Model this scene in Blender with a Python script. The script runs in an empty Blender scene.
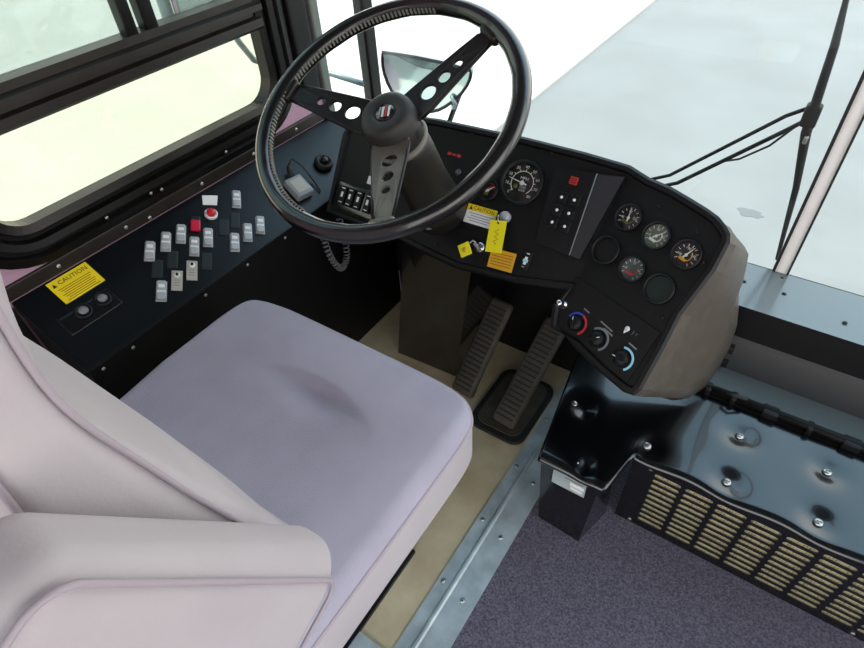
import bpy, bmesh, math, random
from mathutils import Matrix, Vector
random.seed(7)
PI = math.pi
SC = bpy.context.scene
COL = SC.collection
H = 1.28                                        # eye height above the cab floor

# ------------------------------------------------------------------ materials
def lin(c):
    c = c / 255.0
    return c / 12.92 if c <= 0.04045 else ((c + 0.055) / 1.055) ** 2.4

def mat(name, rgb, rough=0.5, metal=0.0, bump=0.0, scale=200.0, var=0.0, vscale=6.0, spec=0.5, coat=0.0, emit=0.0, rgb2=None):
    m = bpy.data.materials.new(name); m.use_nodes = True
    nt = m.node_tree; b = nt.nodes['Principled BSDF']
    col = (lin(rgb[0]), lin(rgb[1]), lin(rgb[2]), 1)
    b.inputs['Base Color'].default_value = col
    b.inputs['Roughness'].default_value = rough
    b.inputs['Metallic'].default_value = metal
    b.inputs['Specular IOR Level'].default_value = spec
    if coat: b.inputs['Coat Weight'].default_value = coat
    if emit:
        b.inputs['Emission Color'].default_value = col
        b.inputs['Emission Strength'].default_value = emit
    tc = nt.nodes.new('ShaderNodeTexCoord')
    if var or rgb2:
        n = nt.nodes.new('ShaderNodeTexNoise'); n.inputs['Scale'].default_value = vscale
        n.inputs['Detail'].default_value = 6
        nt.links.new(tc.outputs['Object'], n.inputs['Vector'])
        r = nt.nodes.new('ShaderNodeValToRGB')
        if rgb2: c2 = (lin(rgb2[0]), lin(rgb2[1]), lin(rgb2[2]), 1)
        else: c2 = tuple(min(1, v * (1 + var)) for v in col[:3]) + (1,)
        c1 = col if rgb2 else tuple(v * (1 - var) for v in col[:3]) + (1,)
        r.color_ramp.elements[0].color = c1; r.color_ramp.elements[0].position = 0.35
        r.color_ramp.elements[1].color = c2; r.color_ramp.elements[1].position = 0.65
        nt.links.new(n.outputs['Fac'], r.inputs['Fac'])
        nt.links.new(r.outputs['Color'], b.inputs['Base Color'])
    if bump:
        n2 = nt.nodes.new('ShaderNodeTexNoise'); n2.inputs['Scale'].default_value = scale
        n2.inputs['Detail'].default_value = 3
        nt.links.new(tc.outputs['Object'], n2.inputs['Vector'])
        bp = nt.nodes.new('ShaderNodeBump'); bp.inputs['Strength'].default_value = bump
        bp.inputs['Distance'].default_value = 0.002
        nt.links.new(n2.outputs['Fac'], bp.inputs['Height'])
        nt.links.new(bp.outputs['Normal'], b.inputs['Normal'])
    return m

def glass(name, tint, gloss=0.06):
    m = bpy.data.materials.new(name); m.use_nodes = True
    nt = m.node_tree; nt.nodes.clear()
    o = nt.nodes.new('ShaderNodeOutputMaterial'); mx = nt.nodes.new('ShaderNodeMixShader')
    t = nt.nodes.new('ShaderNodeBsdfTransparent'); g = nt.nodes.new('ShaderNodeBsdfGlossy')
    t.inputs['Color'].default_value = (*tint, 1); g.inputs['Roughness'].default_value = 0.02
    mx.inputs['Fac'].default_value = gloss
    nt.links.new(t.outputs[0], mx.inputs[1]); nt.links.new(g.outputs[0], mx.inputs[2])
    nt.links.new(mx.outputs[0], o.inputs['Surface'])
    return m

def checker_mesh(name, a, b_, scale):
    """fine perforated metal: light strands round dark holes"""
    m = mat(name, a, 0.5, 0.3)
    nt = m.node_tree; b = nt.nodes['Principled BSDF']
    tc = nt.nodes.new('ShaderNodeTexCoord'); v = nt.nodes.new('ShaderNodeTexVoronoi')
    v.inputs['Scale'].default_value = scale; v.inputs['Randomness'].default_value = 0.25
    r = nt.nodes.new('ShaderNodeValToRGB')
    r.color_ramp.elements[0].color = (lin(b_[0]), lin(b_[1]), lin(b_[2]), 1); r.color_ramp.elements[0].position = 0.34
    r.color_ramp.elements[1].color = (lin(a[0]), lin(a[1]), lin(a[2]), 1); r.color_ramp.elements[1].position = 0.56
    nt.links.new(tc.outputs['Object'], v.inputs['Vector']); nt.links.new(v.outputs['Distance'], r.inputs['Fac'])
    nt.links.new(r.outputs['Color'], b.inputs['Base Color'])
    return m

M = dict(
    black=mat('black_plastic', (10, 10, 12), 0.5, spec=.3, bump=0.25, scale=600),
    face=mat('black_grained_panel', (10, 11, 13), 0.5, spec=.28, bump=0.3, scale=900),
    satin=mat('satin_black', (13, 14, 16), 0.42, spec=.35, bump=0.2, scale=500),
    gloss=mat('gloss_black_paint', (7, 8, 10), 0.2, spec=0.7, coat=0.4, bump=0.05, scale=14),
    console=mat('black_vinyl_console', (9, 12, 16), 0.3, bump=0.15, scale=700, spec=0.38),
    rubber=mat('black_rubber', (30, 30, 28), 0.7, bump=0.4, scale=300),
    pedal=mat('worn_pedal_rubber', (70, 64, 54), 0.75, bump=0.6, scale=250, var=0.2, vscale=30),
    frame=mat('window_frame_black', (13, 12, 11), 0.3, 0.1, bump=0.08, scale=60, spec=0.35),
    framebrown=mat('brown_black_trim', (32, 28, 24), 0.4, 0.15, var=0.25, vscale=20),
    litside=mat('grained_plastic_side_lit', (74, 67, 58), 0.42, bump=0.5, scale=420, var=0.12, vscale=40),  # pod side: grazing light on the dash plastic put into the colour
    mauve=mat('mauve_paint', (176, 140, 160), 0.5),
    pillar=mat('grey_green_paint', (96, 104, 98), 0.4),
    cream=mat('grey_ceiling', (105, 104, 102), 0.7),
    floor=mat('tan_vinyl_floor', (186, 166, 132), 0.6, rgb2=(206, 188, 154), vscale=14, bump=0.2, scale=120),
    carpet=mat('purple_grey_carpet', (80, 74, 84), 0.95, rgb2=(120, 112, 124), vscale=260, bump=1.0, scale=420, spec=0.1),
    alu=mat('brushed_aluminium', (178, 188, 190), 0.4, 0.3, var=0.18, vscale=18, bump=0.15, scale=90),
    chrome=mat('chrome', (215, 215, 215), 0.18, 1.0),
    screw=mat('zinc_screw', (190, 190, 186), 0.3, 0.9),
    seatfab=mat('lavender_grey_velour', (162, 157, 172), 0.9, bump=0.35, scale=500, rgb2=(173, 168, 183), vscale=7, spec=0.15),
    seatvin=mat('pale_pinkish_vinyl', (178, 171, 176), 0.6, bump=0.15, scale=300, rgb2=(188, 182, 185), vscale=5, spec=0.3),
    piping=mat('lilac_piping', (166, 156, 164), 0.6),
    white=mat('white_plastic', (225, 225, 225), 0.45),
    paper=mat('white_label', (232, 232, 230), 0.5),
    ink=mat('black_ink', (18, 18, 18), 0.6),
    greyink=mat('grey_ink', (120, 122, 125), 0.6),
    yellow=mat('yellow_label', (236, 208, 24), 0.5),
    ytag=mat('yellow_tag', (236, 224, 20), 0.45),
    gold=mat('amber_tag', (214, 160, 20), 0.45),
    brownink=mat('brown_ink', (130, 86, 20), 0.6),
    redink=mat('red_ink', (190, 40, 40), 0.5),
    red=mat('red_button', (206, 18, 36), 0.3),
    redlens=mat('red_lens', (196, 30, 62), 0.3),
    teal=mat('dark_teal_lens', (24, 66, 60), 0.35),
    glow=mat('lit_red_display', (170, 36, 26), 0.4, emit=0.12),
    silver=mat('silver_grey_rocker', (168, 170, 174), 0.35, 0.15),
    tanplate=mat('beige_grey_plate', (172, 166, 154), 0.45),
    slot=mat('blank_slot', (17, 27, 29), 0.5),
    hub=mat('grey_black_leatherette', (44, 43, 41), 0.5, bump=0.4, scale=500),
    wheelrim=mat('worn_black_wheel', (16, 15, 14), 0.24, bump=0.1, scale=80, spec=0.7, coat=0.3),
    spoke=mat('black_anodised_spoke', (40, 36, 35), 0.38, 0.5),
    stitch=mat('grey_stitching', (120, 120, 112), 0.6),
    lighttrim=mat('dark_grey_grained', (36, 36, 40), .5, bump=.3, scale=500),
    rimblack=mat('rim_black', (12, 12, 12), .4),
    column=mat('column_shroud', (28, 26, 22), 0.45, bump=0.2, scale=300),
    dialdark=mat('dial_black', (18, 18, 16), 0.4),
    dialgreen=mat('dial_greenish', (98, 106, 92), 0.4),
    dialgrey=mat('dial_grey', (72, 84, 84), 0.4),
    dialblank=mat('dial_blank_green', (20, 40, 34), 0.25),
    olive=mat('dial_olive', (98, 100, 40), 0.5),
    blue=mat('blue_arc', (40, 70, 190), 0.4),
    paleblue=mat('pale_blue_arc', (150, 215, 235), 0.4),
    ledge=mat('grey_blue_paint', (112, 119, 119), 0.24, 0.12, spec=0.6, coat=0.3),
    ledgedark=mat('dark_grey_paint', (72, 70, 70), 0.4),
    post=mat('pale_post', (222, 214, 210), 0.4),
    mesh=checker_mesh('perforated_tan_metal', (196, 184, 148), (64, 55, 36), 190),
    device=mat('grey_device', (136, 142, 144), 0.4),
    mirrorglass=mat('mirror_glass', (225, 232, 230), 0.04, 1.0),
    bowlglass=mat('convex_mirror_glass', (150, 168, 165), 0.12, 0.85),
    sheenspoke=mat('spoke_painted_reflection', (122, 116, 108), 0.42, 0.5, var=0.15, vscale=30),  # lower spoke: its reflection is painted in as a paler grey
    mirrorhouse=mat('mirror_housing', (120, 138, 140), 0.35, 0.4),
    asphalt=mat('pale_asphalt', (124, 124, 121), 0.9, rgb2=(130, 130, 127), vscale=1.6, bump=0.3, scale=30),
    concrete=mat('white_concrete', (190, 186, 176), 0.9, rgb2=(196, 193, 184), vscale=1.2),
    stain=mat('oil_stain', (106, 108, 107), 0.9),
    glass=glass('clear_glass', (0.97, 0.985, 0.98), 0.03),
    glassgreen=glass('green_tinted_glass', (0.66, 0.70, 0.66)),
    glasswarm=glass('dusty_glass', (0.80, 0.80, 0.715)),
    gaugeglass=glass('gauge_glass', (0.96, 0.97, 0.96), 0.025),
)

_m = M['post']; _nt = _m.node_tree; _b = _nt.nodes['Principled BSDF']; _o = [n for n in _nt.nodes if n.type == 'OUTPUT_MATERIAL'][0]
_t = _nt.nodes.new('ShaderNodeBsdfTranslucent'); _t.inputs['Color'].default_value = (.9, .86, .84, 1); _x = _nt.nodes.new('ShaderNodeMixShader'); _x.inputs['Fac'].default_value = .75
_nt.links.new(_b.outputs[0], _x.inputs[1]); _nt.links.new(_t.outputs[0], _x.inputs[2]); _nt.links.new(_x.outputs[0], _o.inputs['Surface'])

# ------------------------------------------------------------------ mesh builder
class MB:
    def __init__(s): s.v = []; s.f = []; s.mi = []; s.mats = []; s.sm = []
    def _m(s, m):
        m = M[m] if isinstance(m, str) else m
        if m not in s.mats: s.mats.append(m)
        return s.mats.index(m)
    def add(s, vs, fs, m, T=None, smooth=False):
        o = len(s.v); k = s._m(m)
        for v in vs:
            v = Vector(v); s.v.append(T @ v if T is not None else v)
        for f in fs:
            s.f.append([o + i for i in f]); s.mi.append(k); s.sm.append(smooth)
        return s
    def box(s, c, d, m, T=None, bev=0.0):
        x, y, z = [q / 2 for q in d]; c = Vector(c)
        if bev <= 0:
            vs = [c + Vector((a * x, b * y, e * z)) for a in (-1, 1) for b in (-1, 1) for e in (-1, 1)]
            return s.add(vs, [(0, 1, 3, 2), (4, 6, 7, 5), (0, 4, 5, 1), (2, 3, 7, 6), (0, 2, 6, 4), (1, 5, 7, 3)], m, T)
        return s.soft(c, d, min(bev, x * .98, y * .98, z * .98), m, n=5, T=T)
    def soft(s, c, d, r, m, n=10, T=None, fn=None, faces=None):
        """rounded box made of a gridded cube; fn deforms each local point; grid cuts cluster at the edges"""
        h = [q / 2 for q in d]; c = Vector(c); r = min([r] + [q * .999 for q in h])
        def ts(hh):
            t = []
            k = max(3, n // 3)
            for i in range(k + 1): t.append(-hh + r * (1 - math.cos(i / k * PI / 2)))
            for i in range(1, n): t.append(-hh + r + (2 * hh - 2 * r) * i / n)
            for i in range(k, -1, -1): t.append(hh - r * (1 - math.cos(i / k * PI / 2)))
            return t
        G = [ts(q) for q in h]; idx = {}; vs = []; fs = []
        def pt(i, j, k):
            key = (i, j, k)
            if key not in idx:
                p = Vector((G[0][i], G[1][j], G[2][k]))
                q = Vector([max(-h[a] + r, min(h[a] - r, p[a])) for a in range(3)])
                e = p - q
                if e.length > 1e-9: e = e.normalized() * r
                p = q + e
                if fn: p = Vector(fn(p))
                idx[key] = len(vs); vs.append(p + c)
            return idx[key]
        nx, ny, nz = [len(g) - 1 for g in G]
        for i in range(nx):
            for j in range(ny):
                fs.append((pt(i, j, 0), pt(i, j + 1, 0), pt(i + 1, j + 1, 0), pt(i + 1, j, 0)))
                fs.append((pt(i, j, nz), pt(i + 1, j, nz), pt(i + 1, j + 1, nz), pt(i, j + 1, nz)))
            for k in range(nz):
                fs.append((pt(i, 0, k), pt(i + 1, 0, k), pt(i + 1, 0, k + 1), pt(i, 0, k + 1)))
                fs.append((pt(i, ny, k), pt(i, ny, k + 1), pt(i + 1, ny, k + 1), pt(i + 1, ny, k)))
        for j in range(ny):
            for k in range(nz):
                fs.append((pt(0, j, k), pt(0, j, k + 1), pt(0, j + 1, k + 1), pt(0, j + 1, k)))
                fs.append((pt(nx, j, k), pt(nx, j + 1, k), pt(nx, j + 1, k + 1), pt(nx, j, k + 1)))
        return s.add(vs, fs, m, T, True)
    def lathe(s, prof, m, T=None, n=32, smooth=True):
        """prof: (radius, height) list revolved about local z"""
        vs = []; fs = []
        for r, z in prof:
            for i in range(n):
                a = 2 * PI * i / n; vs.append((r * math.cos(a), r * math.sin(a), z))
        for k in range(len(prof) - 1):
            for i in range(n):
                j = (i + 1) % n
                fs.append((k * n + i, k * n + j, (k + 1) * n + j, (k + 1) * n + i))
        fs.append(tuple(range(n - 1, -1, -1))); fs.append(tuple((len(prof) - 1) * n + i for i in range(n)))
        return s.add(vs, fs, m, T, smooth)
    def tube(s, pts, r, m, T=None, n=10, closed=False, smooth=True):
        pts = [Vector(p) for p in pts]; N = len(pts)
        rs = r if isinstance(r, (list, tuple)) else [r] * N
        vs = []; fs = []; up = None
        for i, p in enumerate(pts):
            if closed: t = pts[(i + 1) % N] - pts[i - 1]
            else: t = pts[min(i + 1, N - 1)] - pts[max(i - 1, 0)]
            t.normalize()
            if up is None:
                up = t.orthogonal().normalized()
            up = (up - t * up.dot(t)).normalized(); w = t.cross(up)
            for k in range(n):
                a = 2 * PI * k / n; vs.append(p + (up * math.cos(a) + w * math.sin(a)) * rs[i])
        for i in range(N if closed else N - 1):
            j = (i + 1) % N
            for k in range(n):
                l = (k + 1) % n; fs.append((i * n + k, j * n + k, j * n + l, i * n + l))
        if not closed:
            fs.append(tuple(range(n))); fs.append(tuple((N - 1) * n + k for k in range(n - 1, -1, -1)))
        return s.add(vs, fs, m, T, smooth)
    def prism(s, poly, z0, z1, m, T=None):
        n = len(poly)
        vs = [(x, y, z0) for x, y in poly] + [(x, y, z1) for x, y in poly]
        fs = [tuple(range(n - 1, -1, -1)), tuple(range(n, 2 * n))] + [(i, (i + 1) % n, n + (i + 1) % n, n + i) for i in range(n)]
        return s.add(vs, fs, m, T)
    def hexa(s, a, b, m):
        """solid between two quads (4 points each, same order)"""
        return s.add(list(a) + list(b), [(3, 2, 1, 0), (4, 5, 6, 7)] + [(i, (i + 1) % 4, 4 + (i + 1) % 4, 4 + i) for i in range(4)], m)
    def text(s, txt, size, m, T, h=0.0004):
        vs, fs = text_mesh(txt)
        return s.add([(x * size, y * size, z + h) for x, y, z in vs], fs, m, T)
    def build(s, name, parent=None, S=None, kind=None):
        S = S if S is not None else Matrix()
        lo = Vector([min(v[i] for v in s.v) for i in range(3)]); hi = Vector([max(v[i] for v in s.v) for i in range(3)])
        c = (lo + hi) / 2
        me = bpy.data.meshes.new(name); me.from_pydata([v - c for v in s.v], [], s.f)
        for m in s.mats: me.materials.append(m)
        for p, k, q in zip(me.polygons, s.mi, s.sm): p.material_index = k; p.use_smooth = q
        me.update()
        bm = bmesh.new(); bm.from_mesh(me); bmesh.ops.recalc_face_normals(bm, faces=bm.faces); bm.to_mesh(me); bm.free()
        o = bpy.data.objects.new(name, me); COL.objects.link(o)
        place(o, S @ Matrix.Translation(c), parent)
        if kind: o['kind'] = kind
        return o

WM = {}
def place(o, world, parent):
    WM[o] = world
    if parent is not None:
        o.parent = parent; o.matrix_basis = WM[parent].inverted() @ world
    else: o.matrix_basis = world

_tc = {}
def text_mesh(t):
    if t not in _tc:
        c = bpy.data.curves.new('glyphs', 'FONT'); c.body = t; c.align_x = 'CENTER'; c.align_y = 'CENTER'; c.resolution_u = 2
        o = bpy.data.objects.new('glyphs', c); COL.objects.link(o)
        dg = bpy.context.evaluated_depsgraph_get(); me = o.evaluated_get(dg).to_mesh()
        _tc[t] = ([tuple(v.co) for v in me.vertices], [tuple(p.vertices) for p in me.polygons])
        o.evaluated_get(dg).to_mesh_clear(); bpy.data.objects.remove(o); bpy.data.curves.remove(c)
    return _tc[t]

def plate(outline, holes, th):
    """flat plate with holes: returns verts, faces in local xy, thickness th centred on z=0"""
    c = bpy.data.curves.new('plate', 'CURVE'); c.dimensions = '2D'; c.fill_mode = 'BOTH'; c.extrude = th / 2
    for loop in [outline] + holes:
        sp = c.splines.new('POLY'); sp.points.add(len(loop) - 1); sp.use_cyclic_u = True
        for p, q in zip(sp.points, loop): p.co = (q[0], q[1], 0, 1)
    o = bpy.data.objects.new('plate', c); COL.objects.link(o)
    dg = bpy.context.evaluated_depsgraph_get(); me = o.evaluated_get(dg).to_mesh()
    r = ([tuple(v.co) for v in me.vertices], [tuple(p.vertices) for p in me.polygons])
    o.evaluated_get(dg).to_mesh_clear(); bpy.data.objects.remove(o); bpy.data.curves.remove(c)
    return r

def rrect(x0, y0, x1, y1, r, n=6):
    p = []
    for cx, cy, a0 in ((x1 - r, y1 - r, 0), (x0 + r, y1 - r, 90), (x0 + r, y0 + r, 180), (x1 - r, y0 + r, 270)):
        for i in range(n + 1):
            a = math.radians(a0 + 90 * i / n); p.append((cx + r * math.cos(a), cy + r * math.sin(a)))
    return p
def circle(cx, cy, r, n=24): return [(cx + r * math.cos(2 * PI * i / n), cy + r * math.sin(2 * PI * i / n)) for i in range(n)]

def thing(name, label, cat, S=None, group=None):
    o = bpy.data.objects.new(name, None); COL.objects.link(o); o.empty_display_size = 0.05
    place(o, S if S is not None else Matrix(), None)
    o['label'] = label; o['category'] = cat
    if group: o['group'] = group
    return o
def tag(o, label, cat, group=None):
    o['label'] = label; o['category'] = cat
    if group: o['group'] = group
    return o
def lab(o, t): o['label'] = t; return o
def copy_tree(o, world, parent):
    c = o.copy(); COL.objects.link(c); place(c, world, parent)
    for ch in list(o.children):
        copy_tree(ch, world @ WM[o].inverted() @ WM[ch], c)
    return c
def frame(P, u, v):
    u = Vector(u).normalized(); v = Vector(v); v = (v - u * v.dot(u)).normalized(); n = u.cross(v)
    m = Matrix((u, v, n)).transposed().to_4x4(); m.translation = Vector(P); return m
def T(x, y=0, z=0): return Matrix.Translation((x, y, z))
def RZ(d): return Matrix.Rotation(math.radians(d), 4, 'Z')

def screw_proto(S, parent, name='screw', r=0.006, m='screw'):
    b = MB(); b.lathe([(r * .2, -0.001), (r, -0.001), (r, r * .15), (r * .7, r * .45), (r * .15, r * .5)], m, n=14)
    b.box((0, 0, r * .5), (r * 1.1, r * .22, r * .12), 'ink')
    return b.build(name, parent, S)
def screws(spots, parent, r=0.006, m='screw'):
    first = None
    for S in spots:
        if first is None: first = screw_proto(S, parent, r=r, m=m); off = S.inverted() @ WM[first]
        else: copy_tree(first, S @ off, parent)

# ================================================================== SETTING
XW = -1.12                                     # inner face of the left wall
# floor
b = MB(); b.box((-0.66, -0.2, -0.02), (0.94, 2.7, 0.04), 'floor'); b.build('floor', kind='structure')
b = MB(); b.box((0.44, -0.2, -0.018), (1.36, 2.7, 0.042), 'carpet'); o = b.build('floor_carpet', kind='structure')
# threshold strip with a raised ridge
b = MB()
b.add([(x, y, z) for y in (-1.5, 1.12) for x, z in ((-0.333, 0.001), (-0.333, 0.004), (-0.304, 0.004), (-0.301, 0.009), (-0.296, 0.009), (-0.292, 0.005), (-0.236, 0.004), (-0.236, 0.001))],
      [(i, (i + 1) % 8, 8 + (i + 1) % 8, 8 + i) for i in range(8)] + [tuple(range(8)), tuple(range(15, 7, -1))], 'alu')
trim = b.build('trim_1', kind='structure')
screws([T(x, y, 0.005) for x, ys in ((-0.321, (.24, .41, .579, .75, .92)), (-0.264, (.22, .397, .563, .728, .9))) for y in ys], trim, 0.0055)
b = MB(); b.box((-0.47, 0.205, 0.003), (0.27, 0.05, 0.006), 'alu'); b.build('trim_2', kind='structure')

# left wall: plate in (y, z) with the driver's window and the quarter light
YZ = Matrix(((0, 0, 1, 0), (1, 0, 0, 0), (0, 1, 0, 0), (0, 0, 0, 1)))   # local x->y, y->z, z->x
W0, W1, Z0, Z1, RW = 0.245, 0.935, 0.715, 1.55, 0.07
vs, fs = plate([(-1.5, -0.5), (1.335, -0.5), (1.335, 2.15), (-1.5, 2.15)], [rrect(W0 - .03, Z0 - .03, W1 + .03, Z1 + .03, RW + .03), rrect(1.112, 0.42, 1.295, 1.78, 0.02)], 0.02)
b = MB(); b.add(vs, fs, 'mauve', T(XW - 0.010) @ YZ); b.build('wall_left', kind='structure')
# window frame profile swept round the opening
win = MB()
prof = [(-0.012, -.022), (-0.012, 0.0), (-0.012, 0.010), (0.004, 0.014), (0.008, 0.006), (0.016, 0.006), (0.020, 0.018), (0.034, 0.020), (0.038, 0.008), (0.046, 0.008), (0.052, 0.016), (0.068, 0.012), (0.072, 0.0)]
loops = []
for d, p in prof: loops.append([(XW + p, y, z) for y, z in rrect(W0 - d, Z0 - d, W1 + d, Z1 + d, max(RW + d, 0.01), 8)])
n = len(loops[0]); vs = [q for l in loops for q in l]; fs = []
for k in range(len(loops) - 1):
    for i in range(n): fs.append((k * n + i, k * n + (i + 1) % n, (k + 1) * n + (i + 1) % n, (k + 1) * n + i))
win.add(vs, fs, 'frame')
wf = win.build('window_1', kind='structure')
rail = MB()
rail.add([(XW + p, y, z) for y in (W0, W1) for p, z in ((-0.03, .882), (.012, .882), (.018, .888), (.018, .905), (.006, .909), (.006, .918), (.024, .922), (.024, .934), (.010, .938), (.010, .953), (-0.03, .953))],
         [(i, (i + 1) % 11, 11 + (i + 1) % 11, 11 + i) for i in range(11)] + [tuple(range(11)), tuple(range(21, 10, -1))], 'framebrown')
rail.build('window_rail', wf)
for y0, y1 in ((0.622, 0.645), (0.663, 0.690)):
    b = MB(); b.box((XW - 0.006, (y0 + y1) / 2, 1.25), (0.03, y1 - y0, 0.6), 'frame', bev=0.004); b.build('window_post', wf)
b = MB(); b.box((XW - 0.015, (W0 + W1) / 2, (Z0 + .89) / 2), (0.004, W1 - W0 + .02, .89 - Z0 + .02), 'glasswarm'); b.build('window_pane', wf)
b = MB(); b.box((XW - 0.02, (W0 + W1) / 2, 1.24), (0.004, W1 - W0 + .02, 0.62), 'glassgreen'); b.build('window_pane', wf)
# sill strip where the console meets the wall
b = MB(); b.box((XW + 0.002, 0.64, 0.627), (0.008, 0.92, 0.030), 'framebrown', bev=0.003)
tr = b.build('trim_3', kind='structure')
XN = Matrix(((0, 0, 1, 0), (1, 0, 0, 0), (0, 1, 0, 0), (0, 0, 0, 1)))
screws([T(XW + 0.007, y, z) @ XN for y, z in ((.31, .628), (.46, .628), (.515, .62), (.66, .628), (.82, .628), (.97, .628))], tr, 0.004)
screws([T(XW + 0.017, y, z) @ XN for y, z in ((.535, .672), (.56, .668), (.43, .672), (.74, .672))], wf, 0.0035)
b = MB(); b.box((XW + .008, 1.043, 1.24), (.022, .060, 1.12), 'frame', bev=.006); b.build('window_channel', wf)
b = MB(); b.box((XW + .006, -.645, .30), (.010, 1.70, .60), 'black'); b.build('trim_5', kind='structure')
# quarter light
q = MB()
for z0, z1, y0, y1 in ((0.40, 1.8, 1.088, 1.120), (0.40, 1.8, 1.278, 1.325)):
    q.box((XW - 0.004, (y0 + y1) / 2, (z0 + z1) / 2), (0.036, y1 - y0, z1 - z0), 'pillar' if y0 < 1.2 else 'frame', bev=0.008)
q.box((XW + 0.004, 1.2, 0.43), (0.05, 0.16, 0.05), 'frame', bev=0.008)
qf = q.build('window_2', kind='structure')
b = MB(); b.box((XW - 0.02, 1.2, 1.1), (0.004, 0.175, 1.3), 'glass'); b.build('window_pane', qf)
# windshield
wsd = MB()
wsd.box((0.5, 1.335, 0.335), (1.16, 0.05, 0.05), 'frame'); wsd.box((-.6, 1.335, 0.30), (1.0, 0.05, 0.05), 'frame'); wsd.box((0.0, 1.335, 1.86), (2.2, 0.06, 0.06), 'frame')
wsd.box((1.1, 1.335, 1.1), (0.06, 0.06, 1.5), 'frame', bev=0.01)
wsf = wsd.build('window_3', kind='structure')
b = MB(); b.box((0.0535, 1.318, 1.10), (0.026, 0.006, 1.50), 'post')
b.box((0.0385, 1.316, 1.10), (0.006, 0.026, 1.50), 'rubber'); b.box((0.068, 1.316, 1.10), (0.004, 0.026, 1.50), 'rubber')
lab(b.build('windshield_post', wsf), 'pale post edged with black rubber')
for x0, x1 in ((-1.09, 0.036), (0.070, 1.08)):
    b = MB(); b.box(((x0 + x1) / 2, 1.325, 1.08), (x1 - x0, 0.004, 1.53), 'glass'); b.build('window_pane', wsf)
# front wall below the windshield, ceiling, right wall with a glazed door
b = MB(); b.box((0, 1.335, -0.115), (2.26, 0.03, 0.77), 'mauve'); b.box((0, 1.335, 2.0), (2.26, 0.05, 0.26), 'mauve'); b.build('wall_front', kind='structure')
b = MB(); b.box((-0.6, 1.235, 0.17), (0.98, 0.12, 0.20), 'black'); b.build('trim_4', kind='structure')
b = MB(); b.box((0, -0.07, 2.14), (2.3, 2.86, 0.03), 'cream'); b.build('ceiling', kind='structure')
vs, fs = plate([(-1.5, -0.5), (1.36, -0.5), (1.36, 2.15), (-1.5, 2.15)], [rrect(-1.3, 0.75, 0.1, 1.9, 0.05), rrect(0.25, 0.02, 1.2, 1.95, 0.05)], 0.05)
b = MB(); b.add(vs, fs, 'mauve', T(1.145) @ YZ); b.build('wall_right', kind='structure')

# windshield ledge (stepped shelf under the glass)
L = MB()
pf = [(1.306, .394), (1.15, .388), (1.146, .305), (1.139, .300), (1.128, .215), (1.02, .228), (1.02, .0), (1.306, .0)]
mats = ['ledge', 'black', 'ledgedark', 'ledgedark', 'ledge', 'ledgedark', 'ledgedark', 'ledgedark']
X0, X1 = -0.085, 1.1
for i in range(8):
    a, c = pf[i], pf[(i + 1) % 8]
    L.add([(X0, *a), (X1, *a), (X1, *c), (X0, *c)], [(0, 1, 2, 3)], mats[i])
for x in (X0, X1): L.add([(x, *p) for p in pf], [tuple(range(8))], 'black')
led = L.build('windshield_ledge'); tag(led, 'stepped blue-grey metal ledge running below the windshield right of the dashboard', 'ledge')
screws([T(x, y, .3915) for x, y in ((-.01, 1.235), (.075, 1.235), (.06, 1.29), (.2, 1.2), (.42, 1.235))], led, 0.005, 'ink')
for z in (.278, .232):
    b = MB(); b.box((0.012, 1.128, z), (0.03, 0.02, 0.018), 'ink', bev=0.002); b.box((0.0, 1.118, z + .003), (0.008, 0.004, 0.008), 'screw'); b.build('latch', led)

# ================================================================== OUTSIDE
b = MB(); b.box((5.9, 8, -0.86), (16.0, 40, 0.1), 'asphalt'); b.build('ground', kind='structure')
b = MB(); b.box((-14.1, 8, -0.85), (24.0, 40, 0.12), 'concrete'); b.build('ground_kerb', kind='structure')

def stain(cx, cy, r, seed):
    rnd = random.Random(seed)
    poly = [(cx + r * (1 + rnd.uniform(-.25, .25)) * math.cos(a * PI / 9) * 1.4, cy + r * (1 + rnd.uniform(-.25, .25)) * math.sin(a * PI / 9)) for a in range(18)]
    return MB().prism(poly, -0.81, -0.808, 'stain')
o = stain(-0.149, 3.604, 0.05, 2).build('pavement_stain'); tag(o, 'grey oil spot on the pale pavement left of the wiper blade', 'stain')

# wiper
wp = thing('windshield_wiper', 'black pantograph wiper with two arms outside the windshield', 'wiper', T(-0.45, 1.37, 0.40))
b = MB(); b.tube([(-.45, 1.372, .425), (-.257, 1.372, .530), (-.06, 1.372, .722), (-.030, 1.375, .742)], 0.0042, 'rubber'); b.build('wiper_arm', wp)
b = MB(); b.tube([(-.43, 1.378, .405), (-.235, 1.378, .512), (-.05, 1.378, .690), (-.018, 1.378, .722)], 0.0048, 'rubber'); b.build('wiper_arm', wp)
b = MB(); b.tube([(-.16, 1.385, .585), (-.12, 1.39, .60), (-.07, 1.39, .645), (-.035, 1.385, .70), (-.02, 1.38, .735)], 0.0025, 'rubber'); b.build('washer_hose', wp)
b = MB()
b.tube([(-.048, 1.365, 1.08), (-.037, 1.365, .951), (-.025, 1.362, .87), (-.012, 1.36, .70), (.012, 1.358, .58), (.036, 1.352, .396)], [0.004, .005, .008, .010, .007, .004], 'rubber', n=8)
b.box((-.016, 1.366, .735), (.03, .03, .045), 'rubber', bev=.006); b.box((-.008, 1.352, .69), (.008, .012, .016), 'screw', bev=.002)
b.build('wiper_blade', wp)

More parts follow.
